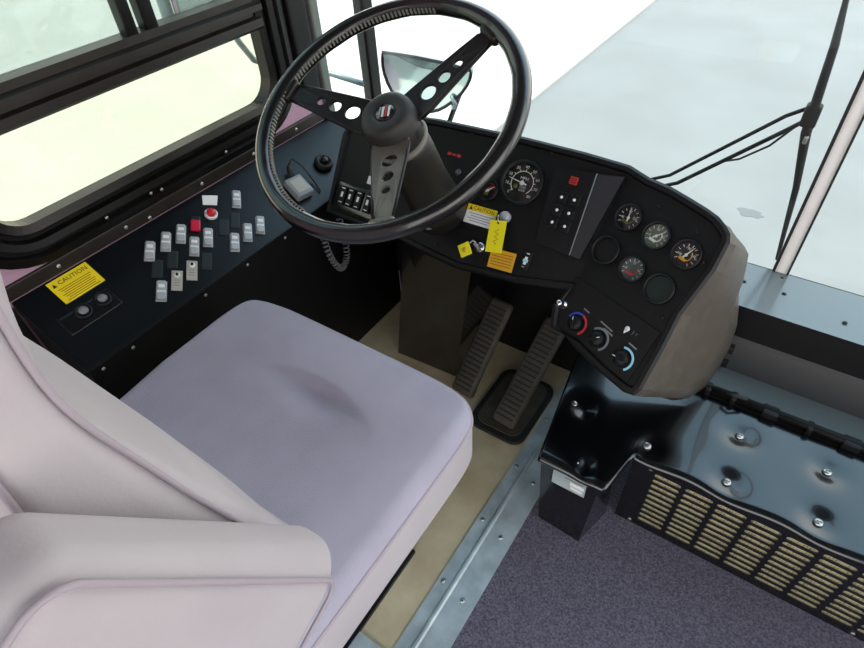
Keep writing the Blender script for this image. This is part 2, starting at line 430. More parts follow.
# round crossover mirror in front of the cab
mr = thing('crossover_mirror', 'rounded convex mirror outside the windshield, seen behind the steering wheel', 'mirror', T(-1.2, 1.75, 0.40))
def catmull(P, n):
    P = [Vector(p) for p in P]; P = [P[0] * 2 - P[1]] + P + [P[-1] * 2 - P[-2]]; out = []
    for i in range(1, len(P) - 2):
        for k in range(n):
            t = k / n; a, b_, c, d = P[i - 1:i + 3]
            out.append(.5 * ((2 * b_) + (c - a) * t + (2 * a - 5 * b_ + 4 * c - d) * t * t + (3 * b_ - a - 3 * c + d) * t ** 3))
    out.append(P[-2]); return out
mo = [(-1.400, 0.553), (-1.255, 0.557), (-1.126, 0.556), (-1.028, 0.548), (-1.026, 0.524), (-1.059, 0.467), (-1.132, 0.403), (-1.195, 0.368), (-1.286, 0.365), (-1.354, 0.386), (-1.396, 0.446), (-1.409, 0.504),]
outl = []
for (x0, z0), (x1, z1), sharp in [(mo[a], mo[(a + 1) % 12], 0) for a in range(12)]: outl += [Vector((x0, 1.7, z0)), Vector(((x0 + x1) / 2, 1.7, (z0 + z1) / 2))]
outl = [p if i in (0, 1, 2, 3, 4, 5, 6) else (outl[i - 1] + p * 2 + outl[(i + 1) % 24]) / 4 for i, p in enumerate(outl)]
ctr = sum(outl, Vector()) / len(outl); vs = [ctr + Vector((0, .05, 0))]
for k, (s_, dy) in enumerate(((.5, .038), (.85, .012), (1, 0))):
    vs += [ctr + (p - ctr) * s_ + Vector((0, dy, 0)) for p in outl]
n = len(outl); fs = [(0, 1 + i, 1 + (i + 1) % n) for i in range(n)]
for k in range(2): fs += [(1 + k * n + i, 1 + k * n + (i + 1) % n, 1 + (k + 1) * n + (i + 1) % n, 1 + (k + 1) * n + i) for i in range(n)]
b = MB(); b.add(vs, fs, 'bowlglass', smooth=True); b.build('mirror_glass', mr)
b = MB(); b.tube(outl, 0.006, 'frame', closed=True, n=8); b.build('mirror_rim', mr)
b = MB(); vs2 = [ctr + Vector((0, .12, 0))]
for s_, dy in ((.6, .10), (.9, .05), (1, .004)): vs2 += [ctr + (p - ctr) * s_ + Vector((0, dy, 0)) for p in outl]
fs2 = [(0, 1 + i, 1 + (i + 1) % n) for i in range(n)]
for k in range(2): fs2 += [(1 + k * n + i, 1 + k * n + (i + 1) % n, 1 + (k + 1) * n + (i + 1) % n, 1 + (k + 1) * n + i) for i in range(n)]
b.add(vs2, fs2, 'mirrorhouse', smooth=True); b.build('mirror_shell', mr)
b = MB(); b.tube([(-1.13, 1.74, .42), (-1.10, 1.70, .405), (-1.085, 1.69, .425), (-1.10, 1.69, .45), (-1.12, 1.74, .44)], 0.007, 'mirrorhouse')
b.tube([(-1.12, 1.78, .43), (-1.14, 1.7, .30), (-1.14, 1.38, .22)], 0.01, 'frame'); b.build('mirror_bracket', mr)
# side mirror and its arm
sm = thing('side_mirror', 'grey exterior mirror on a curved arm outside the driver window', 'mirror', T(-1.45, 1.05, 0.85))
b = MB(); b.soft((-1.45, 1.015, 1.0), (0.06, 0.19, 0.32), 0.028, 'mirrorhouse'); b.build('mirror_housing', sm)
b = MB(); b.soft((-1.418, 1.015, 1.0), (0.008, 0.17, 0.29), 0.004, 'mirrorglass'); b.build('mirror_glass', sm)
b = MB(); b.tube([(-1.47, 1.03, .9), (-1.45, 1.10, .82), (-1.45, 1.125, .75), (-1.45, 1.16, .69), (-1.43, 1.22, .65), (-1.3, 1.32, .62), (-1.17, 1.34, .60)], 0.009, 'mirrorhouse'); b.build('mirror_arm', sm)

# ================================================================== SIDE CONSOLE
CN = frame((-.95, 0, .515), (0, 1, 0), (-.17, 0, .092))    # u forward, v up the slope to the wall
cons = thing('side_console', 'long black sloped switch console under the driver window', 'console', T(-1.03, 0.65, 0))
b = MB()
A = [(-.95, .515), (XW + .001, .607), (XW + .001, 0.0), (-.95, 0.0)]
b.add([(x, y, z) for y in (.212, 1.12) for x, z in A], [(0, 1, 2, 3), (7, 6, 5, 4)] + [(i, (i + 1) % 4, 4 + (i + 1) % 4, 4 + i) for i in range(4)], 'black')
b.build('console_body', cons)
b = MB(); b.box((.66, .0965, .0015), (.90, .191, .003), 'console', T=CN @ T(0)); b.build('console_top', cons)
b = MB(); b.box((.66, -.0005, -.006), (.905, .004, .018), 'satin', T=CN); b.box((.2105, .0965, -.006), (.004, .19, .018), 'satin', T=CN); b.build('edge_strip', cons)
XPS = Matrix(((0, 0, 1, 0), (1, 0, 0, 0), (0, 1, 0, 0), (0, 0, 0, 1)))
screws([T(-.948, y, .50) @ XPS for y in (.235, .30, .48, .60, .72, .82)], cons, 0.0035)
# caution label
b = MB(); C0 = CN @ T(.314, .160, .0032)
b.box((0, 0, 0), (.084, .056, .0006), 'yellow', T=C0)
RL = RZ(0)
b.text('CAUTION', .0135, 'ink', C0 @ T(.006, .0165, .0004))
for i in range(7): b.box((0.0, .004 - i * .0046, .0005), (.068 - (i % 3) * .006, .0014, .0003), 'brownink', T=C0)
b.prism([(-.037, .012), (-.029, .012), (-.033, .021)], .0004, .0008, 'ink', C0)
lab(b.build('caution_label', cons), 'yellow label reading CAUTION')
# recess with two round lamps
b = MB(); b.box((.292, .094, .0035), (.108, .044, .003), 'gloss', T=CN, bev=.0014); b.build('lamp_recess', cons)
kn = None
for u in (.283, .324):
    S = CN @ T(u, .100, .005)
    if kn is None:
        q = MB(); q.lathe([(.003, 0), (.016, 0), (.016, .003), (.013, .006), (.012, .004), (.002, .005)], 'satin', n=24); q.lathe([(.001, .005), (.0095, .005), (.007, .009), (.001, .0095)], 'greyink', n=20)
        kn = q.build('round_control', cons, S); off = S.inverted() @ WM[kn]
    else: copy_tree(kn, S @ off, cons)
# rocker switches, set at 47 degrees to the wall
ANG = -43
def sw_frame(u, v): return CN @ T(u, v, .003) @ RZ(ANG)
def make_switch(u, v, kind):
    S = sw_frame(u, v); q = MB(); w, l = .0205, .048
    if kind == 'rocker':
        q.box((0, 0, .001), (w, l, .002), 'silver', bev=.0009)
        q.soft((0, 0, .004), (w * .82, l * .9, .008), .002, 'silver', n=4, fn=lambda p: (p.x, p.y, p.z + (abs(p.y) / (l / 2)) ** 1.5 * .003 if p.z > 0 else p.z))
        o = q.build('rocker_switch', cons, S)
        q = MB(); q.box((0, .011, .0085), (w * .58, .011, .0016), 'white', bev=.0006); q.box((0, -.004, .0078), (w * .8, .006, .0012), 'white', bev=.0004); q.box((0, -.020, .0098), (w * .45, .0022, .0006), 'white')
        q.build('switch_legend', o, S)
    else:
        q.box((0, 0, .002), (w * 1.05, l, .004), 'tanplate', bev=.001)
        o = q.build('toggle_plate', cons, S)
        q = MB(); q.lathe([(.001, .004), (.0065, .004), (.006, .007), (.001, .0075)], 'white', T(0, .012, 0), n=18); q.lathe([(.001, .0072), (.003, .0072), (.003, .011), (.0005, .012)], 'ink', T(0, .012, 0), n=12)
        for i in range(3): q.box((0, .0 - i * .006, .0042), (w * .6, .0012, .0004), 'greyink')
        q.build('toggle', o, S)
    return o
proto = {}
def switch(u, v, kind='rocker'):
    if kind not in proto: proto[kind] = make_switch(u, v, kind); proto[kind + 'S'] = sw_frame(u, v).inverted() @ WM[proto[kind]]; return
    copy_tree(proto[kind], sw_frame(u, v) @ proto[kind + 'S'], cons)
for u, v in [(.462, .133), (.502, .132), (.539, .129), (.538, .088), (.576, .088), (.699, .129), (.611, .044), (.652, .046), (.689, .044), (.415, .046)]: switch(u, v)
for u, v in [(.454, .046), (.493, .046)]: switch(u, v, 'plain')
for i, (u, v) in enumerate([(.483, .091), (.445, .092), (.532, .045), (.655, .088), (.622, .089)]):
    q = MB(); q.box((0, 0, .0008), (.0205, .044, .0016), 'slot', bev=.0007); q.build('blank_cover', cons, sw_frame(u, v))
q = MB(); q.box((0, -.004, .004), (.020, .028, .008), 'redlens', bev=.0018); q.box((0, .017, .002), (.020, .010, .004), 'slot', bev=.001); lab(q.build('warning_lamp', cons, sw_frame(.580, .130)), 'red rectangular lens')
q = MB(); q.lathe([(.003, 0), (.0145, 0), (.0145, .006), (.012, .008), (.011, .007), (.002, .007)], 'white', n=28); q.lathe([(.002, .007), (.0095, .007), (.0095, .013), (.007, .015), (.001, .0155)], 'red', n=24)
lab(q.build('push_button', cons, CN @ T(.625, .131, .003)), 'red push button in a white ring')
q = MB(); q.prism([(-.017, .012), (.017, .015), (.015, -.013), (-.015, -.015)], 0, .0006, 'paper'); lab(q.build('blank_label', cons, CN @ T(.652, .163, .0032) @ RZ(-43)), 'white paper label')

# grey control box and its plug on the console
S = CN @ T(.838, .064, .003) @ RZ(-8)
dv = thing('control_box', 'small grey box lying on the far end of the side console', 'control box', S)
q = MB(); q.soft((0, 0, .011), (.048, .058, .022), .004, 'device', n=4); q.build('box_body', dv, S)
q = MB(); q.box((0, 0, .0225), (.034, .040, .0015), 'tanplate', bev=.0006); q.build('box_face', dv, S)
q = MB(); q.tube([(.006, .032, .010), (.012, .050, .014), (.015, .062, .018)], [.008, .007, .004], 'rubber'); q.tube([(.015, .062, .018), (.03, .07, .03), (.045, .045, .022), (.05, .0, .008), (.046, -.03, .004)], .0022, 'rubber'); q.build('cable', dv, S)
# round horn-shaped grommet
S = CN @ T(.955, .085, .0045)
q = MB(); q.lathe([(.006, 0), (.022, 0), (.025, .006), (.022, .014), (.017, .016), (.013, .010), (.004, .008)], 'rubber', n=28)
q.lathe([(.002, .009), (.010, .009), (.009, .020), (.002, .022)], 'satin', n=20)
g_ = q.build('cable_grommet', None, S); tag(g_, 'round black rubber grommet on the console beside the dashboard corner', 'grommet')
# coiled cord under the console edge
path = [(-.936, .825, .47), (-.93, .822, .43), (-.925, .828, .375), (-.92, .845, .335), (-.92, .865, .333), (-.922, .883, .36), (-.93, .890, .41), (-.936, .892, .46)]
cp = catmull(path, 60); hp = []
for i, p in enumerate(cp):
    t = (cp[min(i + 1, len(cp) - 1)] - cp[max(i - 1, 0)]).normalized(); s1 = Vector((1, 0, 0)); s1 = (s1 - t * s1.dot(t)).normalized(); s2 = t.cross(s1)
    a = 2 * PI * i / len(cp) * 30; hp.append(p + (s1 * math.cos(a) + s2 * math.sin(a)) * .0075)
q = MB(); q.tube(hp, .0019, 'greyink', n=6); tag(q.build('coiled_cord'), 'coiled grey handset cord looping below the console by the dashboard', 'cord')

# ================================================================== DASHBOARD
a50 = math.radians(50)
MF = frame((0, 1.0, .72), (1, 0, 0), (0, math.cos(a50), math.sin(a50)))
DF = frame((-.25, .994, .713), (.916, -.384, -.116), (.333, .565, .755))
nM = MF.to_3x3().col[2]; nD = DF.to_3x3().col[2]
dash = thing('dashboard', 'black wrap-around instrument panel with gauges below the windshield', 'dashboard', T(-.5, .95, 0))
# outline, clockwise from the top left; (frame, u, v, back point)
def Mp(u, v): return MF @ Vector((u, v, 0))
def Dp(u, v): return DF @ Vector((u, v, 0))
ring = []
for u, v in [(-.915, -.262), (-.935, -.072), (-.925, -.045), (-.90, -.02), (-.80, .005), (-.689, .014), (-.48, .019), (-.35, .018)]:
    p = Mp(u, v); ring.append((p, nM, p + Vector((0, .05, -.11)) if v > -.1 else p + Vector((.0, .20, 0)), 0))
pF1 = Mp(-.262, .014); ring.append((pF1, (nM + nD).normalized(), pF1 + Vector((0.01, .05, -.11)), 0)); iF1 = len(ring) - 1
for u, v, bk, litside in [(.027, .019, None, 0), (.071, .026, None, 0), (.112, .028, None, 0), (.150, .029, (-.105, 1.01, .59), 0), (.174, .028, (-.080, 1.03, .575), 0), (.192, .023, (-.062, 1.04, .565), 1), (.208, .016, (-.046, 1.05, .558), 1), (.219, .003, (-.032, 1.06, .545), 1), (.225, -.019, (-.022, 1.066, .52), 1),
                        (.232, -.046, (-.010, 1.073, .48), 1), (.236, -.088, (.002, 1.078, .435), 1), (.240, -.136, (.012, 1.078, .39), 1), (.259, -.204, (.016, 1.06, .34), 1), (.270, -.25, (.012, 1.02, .30), 1), (.277, -.278, (.002, .98, .28), 1), (.274, -.297, (-.018, .94, .272), 1), (.255, -.306, (-.045, .91, .277), 1), (.199, -.310, (-.10, .90, .30), 0),
                        (.125, -.309, (-.17, .93, .34), 0), (.070, -.300, (-.24, .95, .36), 0), (.05, -.270, (-.27, .97, .40), 0)]:
    p = Dp(u, v); ring.append((p, nD, Vector(bk) if bk else (p + Vector((.0, .05, -.12)) if v > 0 else p + Vector((.02, .09, -.06))), litside))
pF2 = Mp(-.283, -.243); ring.append((pF2, (nM + nD).normalized(), pF2 + Vector((0, .18, -.02)), 0)); iF2 = len(ring) - 1
for u, v in [(-.40, -.268), (-.535, -.282), (-.62, -.275), (-.70, -.266), (-.80, -.266)]:
    p = Mp(u, v); ring.append((p, nM, p + Vector((0, .20, 0)), 0))
N = len(ring)
def inset(i, d, h):
    p, nn, _, _ = ring[i]; t = (ring[(i + 1) % N][0] - ring[i - 1][0]).normalized(); w = nn.cross(t)
    if w.dot(Vector((-.45, .93, .60)) - p) < 0: w = -w
    return p + w * d + nn * h
b = MB()
layers = [[r[2] for r in ring], [r[0].lerp(r[2], .5) + (Vector((.022, 0, .012)) if r[3] else Vector()) for r in ring], [r[0].lerp(r[2], .08) - r[1] * .004 + (Vector((.006, 0, .003)) if r[3] else Vector()) for r in ring],
          [inset(i, 0.001, -.001) for i in range(N)], [inset(i, .006, .003) for i in range(N)], [inset(i, .014, .003) for i in range(N)], [inset(i, .017, -.004) for i in range(N)]]
K = 0
for k in range(len(layers) - 1):
    for i in range(N):
        j = (i + 1) % N
        tp = ring[i][3] and ring[j][3] and k < 3
        b.add([layers[k][i], layers[k][j], layers[k + 1][j], layers[k + 1][i]], [(0, 1, 2, 3)], 'litside' if tp else ('satin' if k < 4 else 'black'), smooth=k < 2)
b.add(layers[0], [tuple(range(N))], 'black')
shell = b.build('dash_shell', dash)
bmx = bmesh.new(); bmx.from_mesh(shell.data); bmesh.ops.remove_doubles(bmx, verts=bmx.verts, dist=1e-5); bmesh.ops.recalc_face_normals(bmx, faces=bmx.faces); bmx.to_mesh(shell.data); bmx.free()
top = layers[-1]
b = MB(); b.add([top[i] for i in list(range(iF2, N)) + list(range(0, iF1 + 1))], [tuple(range(N - iF2 + iF1 + 1))], 'face'); b.build('main_panel', dash)
b = MB(); b.add([top[i] for i in range(iF1, iF2 + 1)], [tuple(range(iF2 - iF1 + 1))], 'face'); b.build('gauge_panel', dash)
PZ = -.004                                     # panel level in each frame
# lower climate panel on the pod
b = MB(); b.prism([(.022, -.205), (.232, -.182), (.248, -.288), (.20, -.292), (.078, -.288), (.055, -.262)], PZ, PZ + .003, 'black', DF); clim = b.build('climate_panel', dash)

def dial_ticks(q, r, a0, a1, n, m='white', lw=.0012, ln=.004):
    for i in range(n):
        a = math.radians(a0 + (a1 - a0) * i / (n - 1)); q.box((r, 0, .0002), (ln, lw, .0004), m, T=Matrix.Rotation(a, 4, 'Z'))
def arc(q, r, w, a0, a1, m, z=0.0, T_=None, n=24):
    vs = []; 
    for i in range(n + 1):
        a = math.radians(a0 + (a1 - a0) * i / n)
        vs += [((r - w / 2) * math.cos(a), (r - w / 2) * math.sin(a), z), ((r + w / 2) * math.cos(a), (r + w / 2) * math.sin(a), z)]
    q.add(vs, [(2 * i, 2 * i + 1, 2 * i + 3, 2 * i + 2) for i in range(n)], m, T_)
def gauge(S, r, dial, needle=None, deco=None, glasspane=True, name='gauge'):
    q = MB(); q.lathe([(r * .9, 0), (r * 1.16, 0), (r * 1.16, .006), (r * 1.10, .010), (r * 1.02, .010), (r * .98, .005), (r * .96, .001)], 'satin', n=40)
    g = q.build(name, dash, S)
    q = MB(); q.lathe([(.0005, .0018), (r * .97, .0018), (r * .97, .002)], dial, n=36, smooth=False)
    if deco: deco(q)
    q.build('dial', g, S @ T(0, 0, .0))
    if needle is not None:
        q = MB(); a = math.radians(needle); R_ = Matrix.Rotation(a, 4, 'Z')
        q.prism([(-r * .28, -.0016), (-r * .28, .0016), (r * .78, .0004), (r * .78, -.0004)], .0045, .0052, 'white', R_); q.lathe([(.0005, .0035), (r * .13, .0035), (r * .10, .006), (.0005, .006)], 'white', n=14)
        q.build('needle', g, S)
    if glasspane:
        q = MB(); q.lathe([(.0005, .0074), (r * .99, .0074), (r * .99, .0078)], 'gaugeglass', n=36, smooth=False); q.build('gauge_glass', g, S)
    return g
GS = lambda F, u, v, rot=0: F @ T(u, v, PZ) @ RZ(rot)
# speedometer
rs = .040
def sp(q):
    arc(q, rs * .60, .0016, -50, 230, 'paper', .0024)
    for i in range(10):
        a = 225 - i * 27
        q.box((rs * .66, 0, .0024), (rs * .10, .0012, .0003), 'paper', T=RZ(a))
    for i, s_ in enumerate(['0', '10', '20', '30', '40', '50', '60', '70', '80']):
        a = math.radians(225 - i * 33.75); q.text(s_, .0085, 'paper', T(rs * .82 * math.cos(a), rs * .82 * math.sin(a), .0022))
    q.text('MPH', .009, 'paper', T(.002, rs * .24, .0022)); q.text('km/h', .007, 'paper', T(.004, -rs * .36, .0022)); q.box((.004, -rs * .2, .0024), (.014, .006, .0004), 'greyink')
    q.lathe([(.0005, .0022), (.005, .0022), (.005, .0024)], 'olive', T(-rs * .3, -rs * .22, 0), n=14)
spd = gauge(GS(MF, -.456, -.071), rs, 'dialdark', 170, sp, name='speedometer')
arcring = MB(); arcring.tube([(rs * 1.12 * math.cos(t * 2 * PI / 40), rs * 1.12 * math.sin(t * 2 * PI / 40), .0085) for t in range(40)], .0012, 'satin', closed=True, n=6); arcring.build('bezel_ring', spd, GS(MF, -.456, -.071))
def sm1(q):
    arc(q, .015, .0012, -30, 150, 'redink', .0024); q.box((.003, 0.004, .0024), (.016, .004, .0004), 'redink', T=RZ(35)); q.box((-.003, -.006, .0024), (.010, .008, .0004), 'olive')
gauge(GS(MF, -.522, -.104), .020, 'dialdark', 40, sm1)
def small(cols, txt):
    def f(q):
        r = .022
        dial_ticks_ = [q.box((r * .80, 0, .0024), (r * .22, .0011, .0003), cols[0], T=RZ(a)) for a in range(-45, 226, 27)]
        for i, s_ in enumerate(txt):
            a = math.radians(200 - i * 110 / max(1, len(txt) - 1) * 2 * .8); q.text(s_, .0065, cols[0], T(r * .56 * math.cos(a), r * .56 * math.sin(a), .0022))
        q.box((-.002, -.009, .0024), (.014, .005, .0003), cols[1]); arc(q, r * .45, .002, -60, 60, cols[1], .0024)
    return f
gauge(GS(DF, .045, -.060), .0225, 'dialdark', 88 + 20, small(('paper', 'olive'), ['40', '80', '120']))
gauge(GS(DF, .110, -.057), .0225, 'dialgreen', 55, small(('paper', 'paper'), ['0', '60', '80']))
gauge(GS(DF, .175, -.053), .0235, 'dialdark', 75, small(('paper', 'gold'), ['100', '180', '240']))
gauge(GS(DF, .051, -.131), .0245, 'satin', None, None, False)
gauge(GS(DF, .116, -.128), .0215, 'dialgrey', None, small(('paper', 'redink'), ['8', '12', '16']))
gauge(GS(DF, .179, -.126), .0245, 'dialblank', None, None, False)
screws([GS(DF, u, v) @ T(0, 0, .001) for u, v in ((.078, -.014), (.160, -.012), (.205, -.046), (.216, -.160), (.022, -.165), (.22, -.1))], dash, .0035, 'satin')
# climate knobs with coloured arcs
def climate(u, v, a, rot=0):
    S = DF @ T(u, v, PZ + .003); q = MB()
    q.lathe([(.004, 0), (.015, 0), (.0145, .008), (.012, .014), (.003, .015)], 'black', n=28); q.box((0, 0, .016), (.005, .024, .006), 'black', T=RZ(rot), bev=.0015); q.box((0, .009, .0193), (.0012, .006, .0005), 'paper', T=RZ(rot))
    o = q.build('climate_knob', dash, S); q = MB()
    for c, a0, a1 in a: arc(q, .0205, .0042, a0, a1, c, .0006)
    q.build('knob_scale', o, S); return o
climate(.100, -.272, [('blue', 90, 175), ('redink', -40, 88)], 30)
climate(.153, -.266, [('greyink', -45, 150)], -40)
climate(.212, -.262, [('paleblue', -40, 120)], 100)
for u, v, w, r_ in ((.100, -.240, .014, 0), (.150, -.237, .030, 4), (.160, -.243, .022, 4), (.212, -.232, .018, 2)):
    b = MB(); b.box((u, v, PZ + .0034), (w, .0028, .0005), 'greyink', T=DF); b.build('knob_lettering', clim)
b = MB(); b.lathe([(.0005, 0), (.0048, 0), (.0048, .0006), (.0005, .0006)], 'paper', DF @ T(.183, -.215, PZ + .003), n=16); b.prism([(-.004, 0), (.004, 0), (0, -.008)], 0, .0006, 'paper', DF @ T(.183, -.218, PZ + .003)); b.build('lamp_icon', clim)
b = MB(); b.text(')', .011, 'greyink', DF @ T(.196, -.213, PZ + .003)); b.build('lamp_icon', clim)
b = MB(); b.text('Y', .008, 'greyink', DF @ T(.203, -.213, PZ + .003)); b.build('lamp_icon', clim)

q = MB(); q.lathe([(.003, 0), (.010, 0), (.010, .004), (.006, .006), (.005, .014), (.0075, .018), (.006, .024), (.001, .025)], 'chrome', n=22); lab(q.build('pull_knob', dash, DF @ T(.052, -.262, PZ)), 'chrome knob')

# raised switch panel
b = MB(); P4 = [(-.397, -.026), (-.262, -.010), (-.287, -.182), (-.385, -.176)]
b.prism(P4, PZ, .006, 'satin', MF)
b.prism([(-.311, -.020), (-.2625, -.0115), (-.288, -.1805), (-.306, -.179)], .006, .0068, 'lighttrim', MF)
swp = b.build('switch_panel', dash)
b = MB(); b.tube([MF @ Vector((-.314, -.018, .0065)), MF @ Vector((-.309, -.179, .0065))], .0014, 'greyink', n=6); b.build('panel_seam', swp)
b = MB(); b.box((-.352, -.042, .0075), (.016, .015, .003), 'glow', T=MF, bev=.001)
for i in range(3): b.box((-.352, -.038 - i * .004, .0092), (.012, .0012, .0006), 'ink', T=MF)
lab(b.build('warning_display', swp), 'small red lit display')
kp = None
for u, v in [(-.363, -.078), (-.337, -.077), (-.363, -.104), (-.338, -.104), (-.364, -.129), (-.337, -.130)]:
    S = MF @ T(u, v, .006)
    if kp is None:
        q = MB(); q.box((0, 0, .002), (.021, .021, .004), 'black', bev=.0018); q.lathe([(.0004, .0038), (.0030, .0038), (.0030, .0046), (.0004, .0046)], 'paper', n=12); kp = q.build('keypad_button', swp, S); ko = S.inverted() @ WM[kp]
    else: copy_tree(kp, S @ ko, swp)
# lettering strip, icons and labels on the main panel
b = MB(); [b.box((-.640 + k * .012, -.052, PZ + .0007), (.009, .006 - (k % 2) * .002, .0006), 'redink', T=MF) for k in range(3)]; b.build('red_lettering', dash)
q = MB(); q.lathe([(.002, 0), (.007, 0), (.006, .003), (.001, .003)], 'dialgrey', n=18); q.build('indicator_lamp', dash, MF @ T(-.605, -.085, PZ))
b = MB(); S = MF @ T(-.521, -.160, PZ + .001) @ RZ(1)
b.box((0, 0, 0), (.070, .040, .0008), 'paper', T=S); b.box((0, .0135, .0003), (.070, .013, .0008), 'yellow', T=S); b.text('CAUTION', .011, 'ink', S @ T(.005, .0135, .0008)); b.prism([(-.030, .009), (-.022, .009), (-.026, .018)], .0006, .0009, 'ink', S)
for i in range(4): b.box((0, .002 - i * .0052, .0006), (.054 - (i % 2) * .010, .0013, .0004), 'greyink', T=S)
lab(b.build('caution_sticker', dash), 'white and yellow sticker reading CAUTION')
q = MB(); q.lathe([(.003, 0), (.0125, 0), (.012, .004), (.0115, .007), (.010, .012), (.001, .013)], 'silver', n=24); lab(q.build('lock_barrel', dash, MF @ T(-.466, -.146, PZ)), 'round chrome barrel')
q = MB(); S = MF @ T(-.497, -.222, PZ); q.lathe([(.003, 0), (.013, 0), (.012, .006), (.009, .010), (.001, .011)], 'chrome', n=24)
q.box((0, 0, .016), (.004, .018, .014), 'screw', T=RZ(60)); lab(q.build('ignition_switch', dash, S), 'chrome ignition barrel')
q = MB(); S = MF @ T(-.391, -.217, PZ); q.box((0, 0, .003), (.020, .038, .006), 'black', bev=.002); q.box((0, 0, .0063), (.006, .016, .0005), 'paper'); q.box((0, .0, .0066), (.011, .006, .0004), 'paleblue'); q.box((-.001, -.013, .0063), (.006, .003, .0005), 'greyink'); q.box((.001, .015, .0063), (.006, .002, .0005), 'paper')
q.build('rocker_switch', dash, S)
# rocker bank left of the column
q = MB(); q.box((-.825, -.213, PZ + .003), (.150, .066, .008), 'gloss', T=MF, bev=.003); bank = q.build('switch_bank', dash)
rp = None
for u in (-.876, -.853, -.828, -.800, -.775):
    S = MF @ T(u, -.211, .003)
    if rp is None:
        q = MB(); q.box((0, 0, .003), (.018, .045, .006), 'black', bev=.002); rp = q.build('rocker_switch', bank, S); ro = S.inverted() @ WM[rp]
        q = MB(); q.box((0, .017, .0063), (.010, .0018, .0005), 'paper'); q.box((0, .002, .0063), (.006, .012, .0005), 'paper'); q.box((0, -.016, .0063), (.010, .0018, .0005), 'paper'); q.build('switch_legend', rp, S)
    else: copy_tree(rp, S @ ro, bank)
q = MB(); S = MF @ T(-.805, -.150, PZ + .001); q.box((0, 0, 0), (.042, .034, .0008), 'paper', T=S); q.box((0, .009, .0003), (.042, .016, .0008), 'teal', T=S)
lab(q.build('panel_label', dash), 'small white and green label')
# panel screws
screws([MF @ T(u, v, PZ + .001) for u, v in ((-.585, -.215), (-.565, -.145), (-.42, .0), (-.60, -.0), (-.27, -.225), (-.60, -.245))], dash, .0035, 'satin')
# lower closing panel under the dash: dark bulkhead
b = MB(); b.box((-.593, 1.13, .30), (.70, .03, .60), 'black'); b.build('lower_bulkhead', dash)

# key tag things hanging from the ignition
q = MB(); S = MF @ T(-.519, -.236, .020) @ RZ(40)
q.box((0, 0, 0), (.026, .028, .005), 'ytag', bev=.002); q.lathe([(.0005, .0025), (.005, .0025), (.005, .0031), (.0005, .0031)], 'gold', n=16); q.tube([(.012, .008, 0), (.022, .012, -.004), (.026, .006, -.006)], .0018, 'screw', n=6)
kf = q.build('key_fob', None, S); tag(kf, 'square yellow key fob hanging at the ignition switch', 'key fob')
q = MB(); S = MF @ T(-.463, -.190, .018) @ RZ(10)
q.box((0, 0, 0), (.036, .066, .0012), 'ytag'); q.lathe([(.001, .0006), (.0025, .0006), (.0025, .001), (.001, .001)], 'ink', T(0, .028, 0), n=12)
q.tube([(.004, .014, .001), (-.004, .010, .001), (.005, .004, .001), (-.003, .000, .001), (.005, -.006, .001), (-.004, -.010, .001), (.003, -.016, .001)], .0007, 'brownink', n=5); q.tube([(0, .028, .001), (-.002, .036, .002), (-.003, .044, .001)], .0012, 'screw', n=6)
yt = q.build('key_tag', None, S); tag(yt, 'long yellow tag hanging from the chrome lock barrel', 'tag')
q = MB(); S = MF @ T(-.440, -.232, .002) @ RZ(4)
q.box((0, 0, 0), (.056, .040, .0012), 'gold')
for i in range(5): q.box((0, .012 - i * .006, .0008), (.046, .0015, .0003), 'brownink')
at = q.build('amber_tag', None, S); tag(at, 'amber lettered tag half hidden under the long yellow tag', 'tag')

# ================================================================== STEERING
th = math.radians(28.4)
WF = frame((-.610, .73, .87), (1, 0, 0), (0, math.cos(th), math.sin(th)))
# column
colm = thing('steering_column', 'dark grey steering column shroud rising from the dashboard to the wheel', 'steering column', T(-.615, .89, .58))
q = MB(); q.lathe([(.030, -.070), (.046, -.072), (.050, -.085), (.051, -.12), (.050, -.20), (.052, -.235), (.056, -.275), (.060, -.315), (.04, -.32)], 'column', T=WF, n=40); q.build('shroud', colm)
q = MB(); q.lathe([(.045, -.062), (.052, -.064), (.0535, -.070), (.051, -.076), (.045, -.077)], 'stitch', T=WF, n=40); q.build('collar', colm)
q = MB()
for k, (a, u) in enumerate(((-35, 0), (-47, .004))):
    pass
q.prism([(-.006, -.004), (.006, -.004), (0, .006)], 0, .0008, 'greyink', WF @ RZ(-68) @ T(.0735, 0, -.262) @ Matrix.Rotation(PI / 2, 4, 'Y') @ RZ(90)); q.build('arrow_mark', colm)
q = MB(); q.tube([WF @ Vector(p) for p in ((-.04, .02, -.15), (-.09, .03, -.14), (-.15, .035, -.12))], [.008, .007, .005], 'black'); q.build('signal_lever', colm)
# pedestal below the dash
b = MB(); b.hexa([(-.70, .855, .50), (-.515, .855, .50), (-.50, 1.10, .50), (-.72, 1.10, .50)], [(-.815, .915, 0), (-.615, .925, 0), (-.60, 1.12, 0), (-.82, 1.12, 0)], 'gloss')
pd = b.build('column_pedestal'); tag(pd, 'black boxed pedestal standing on the floor under the steering column', 'pedestal')

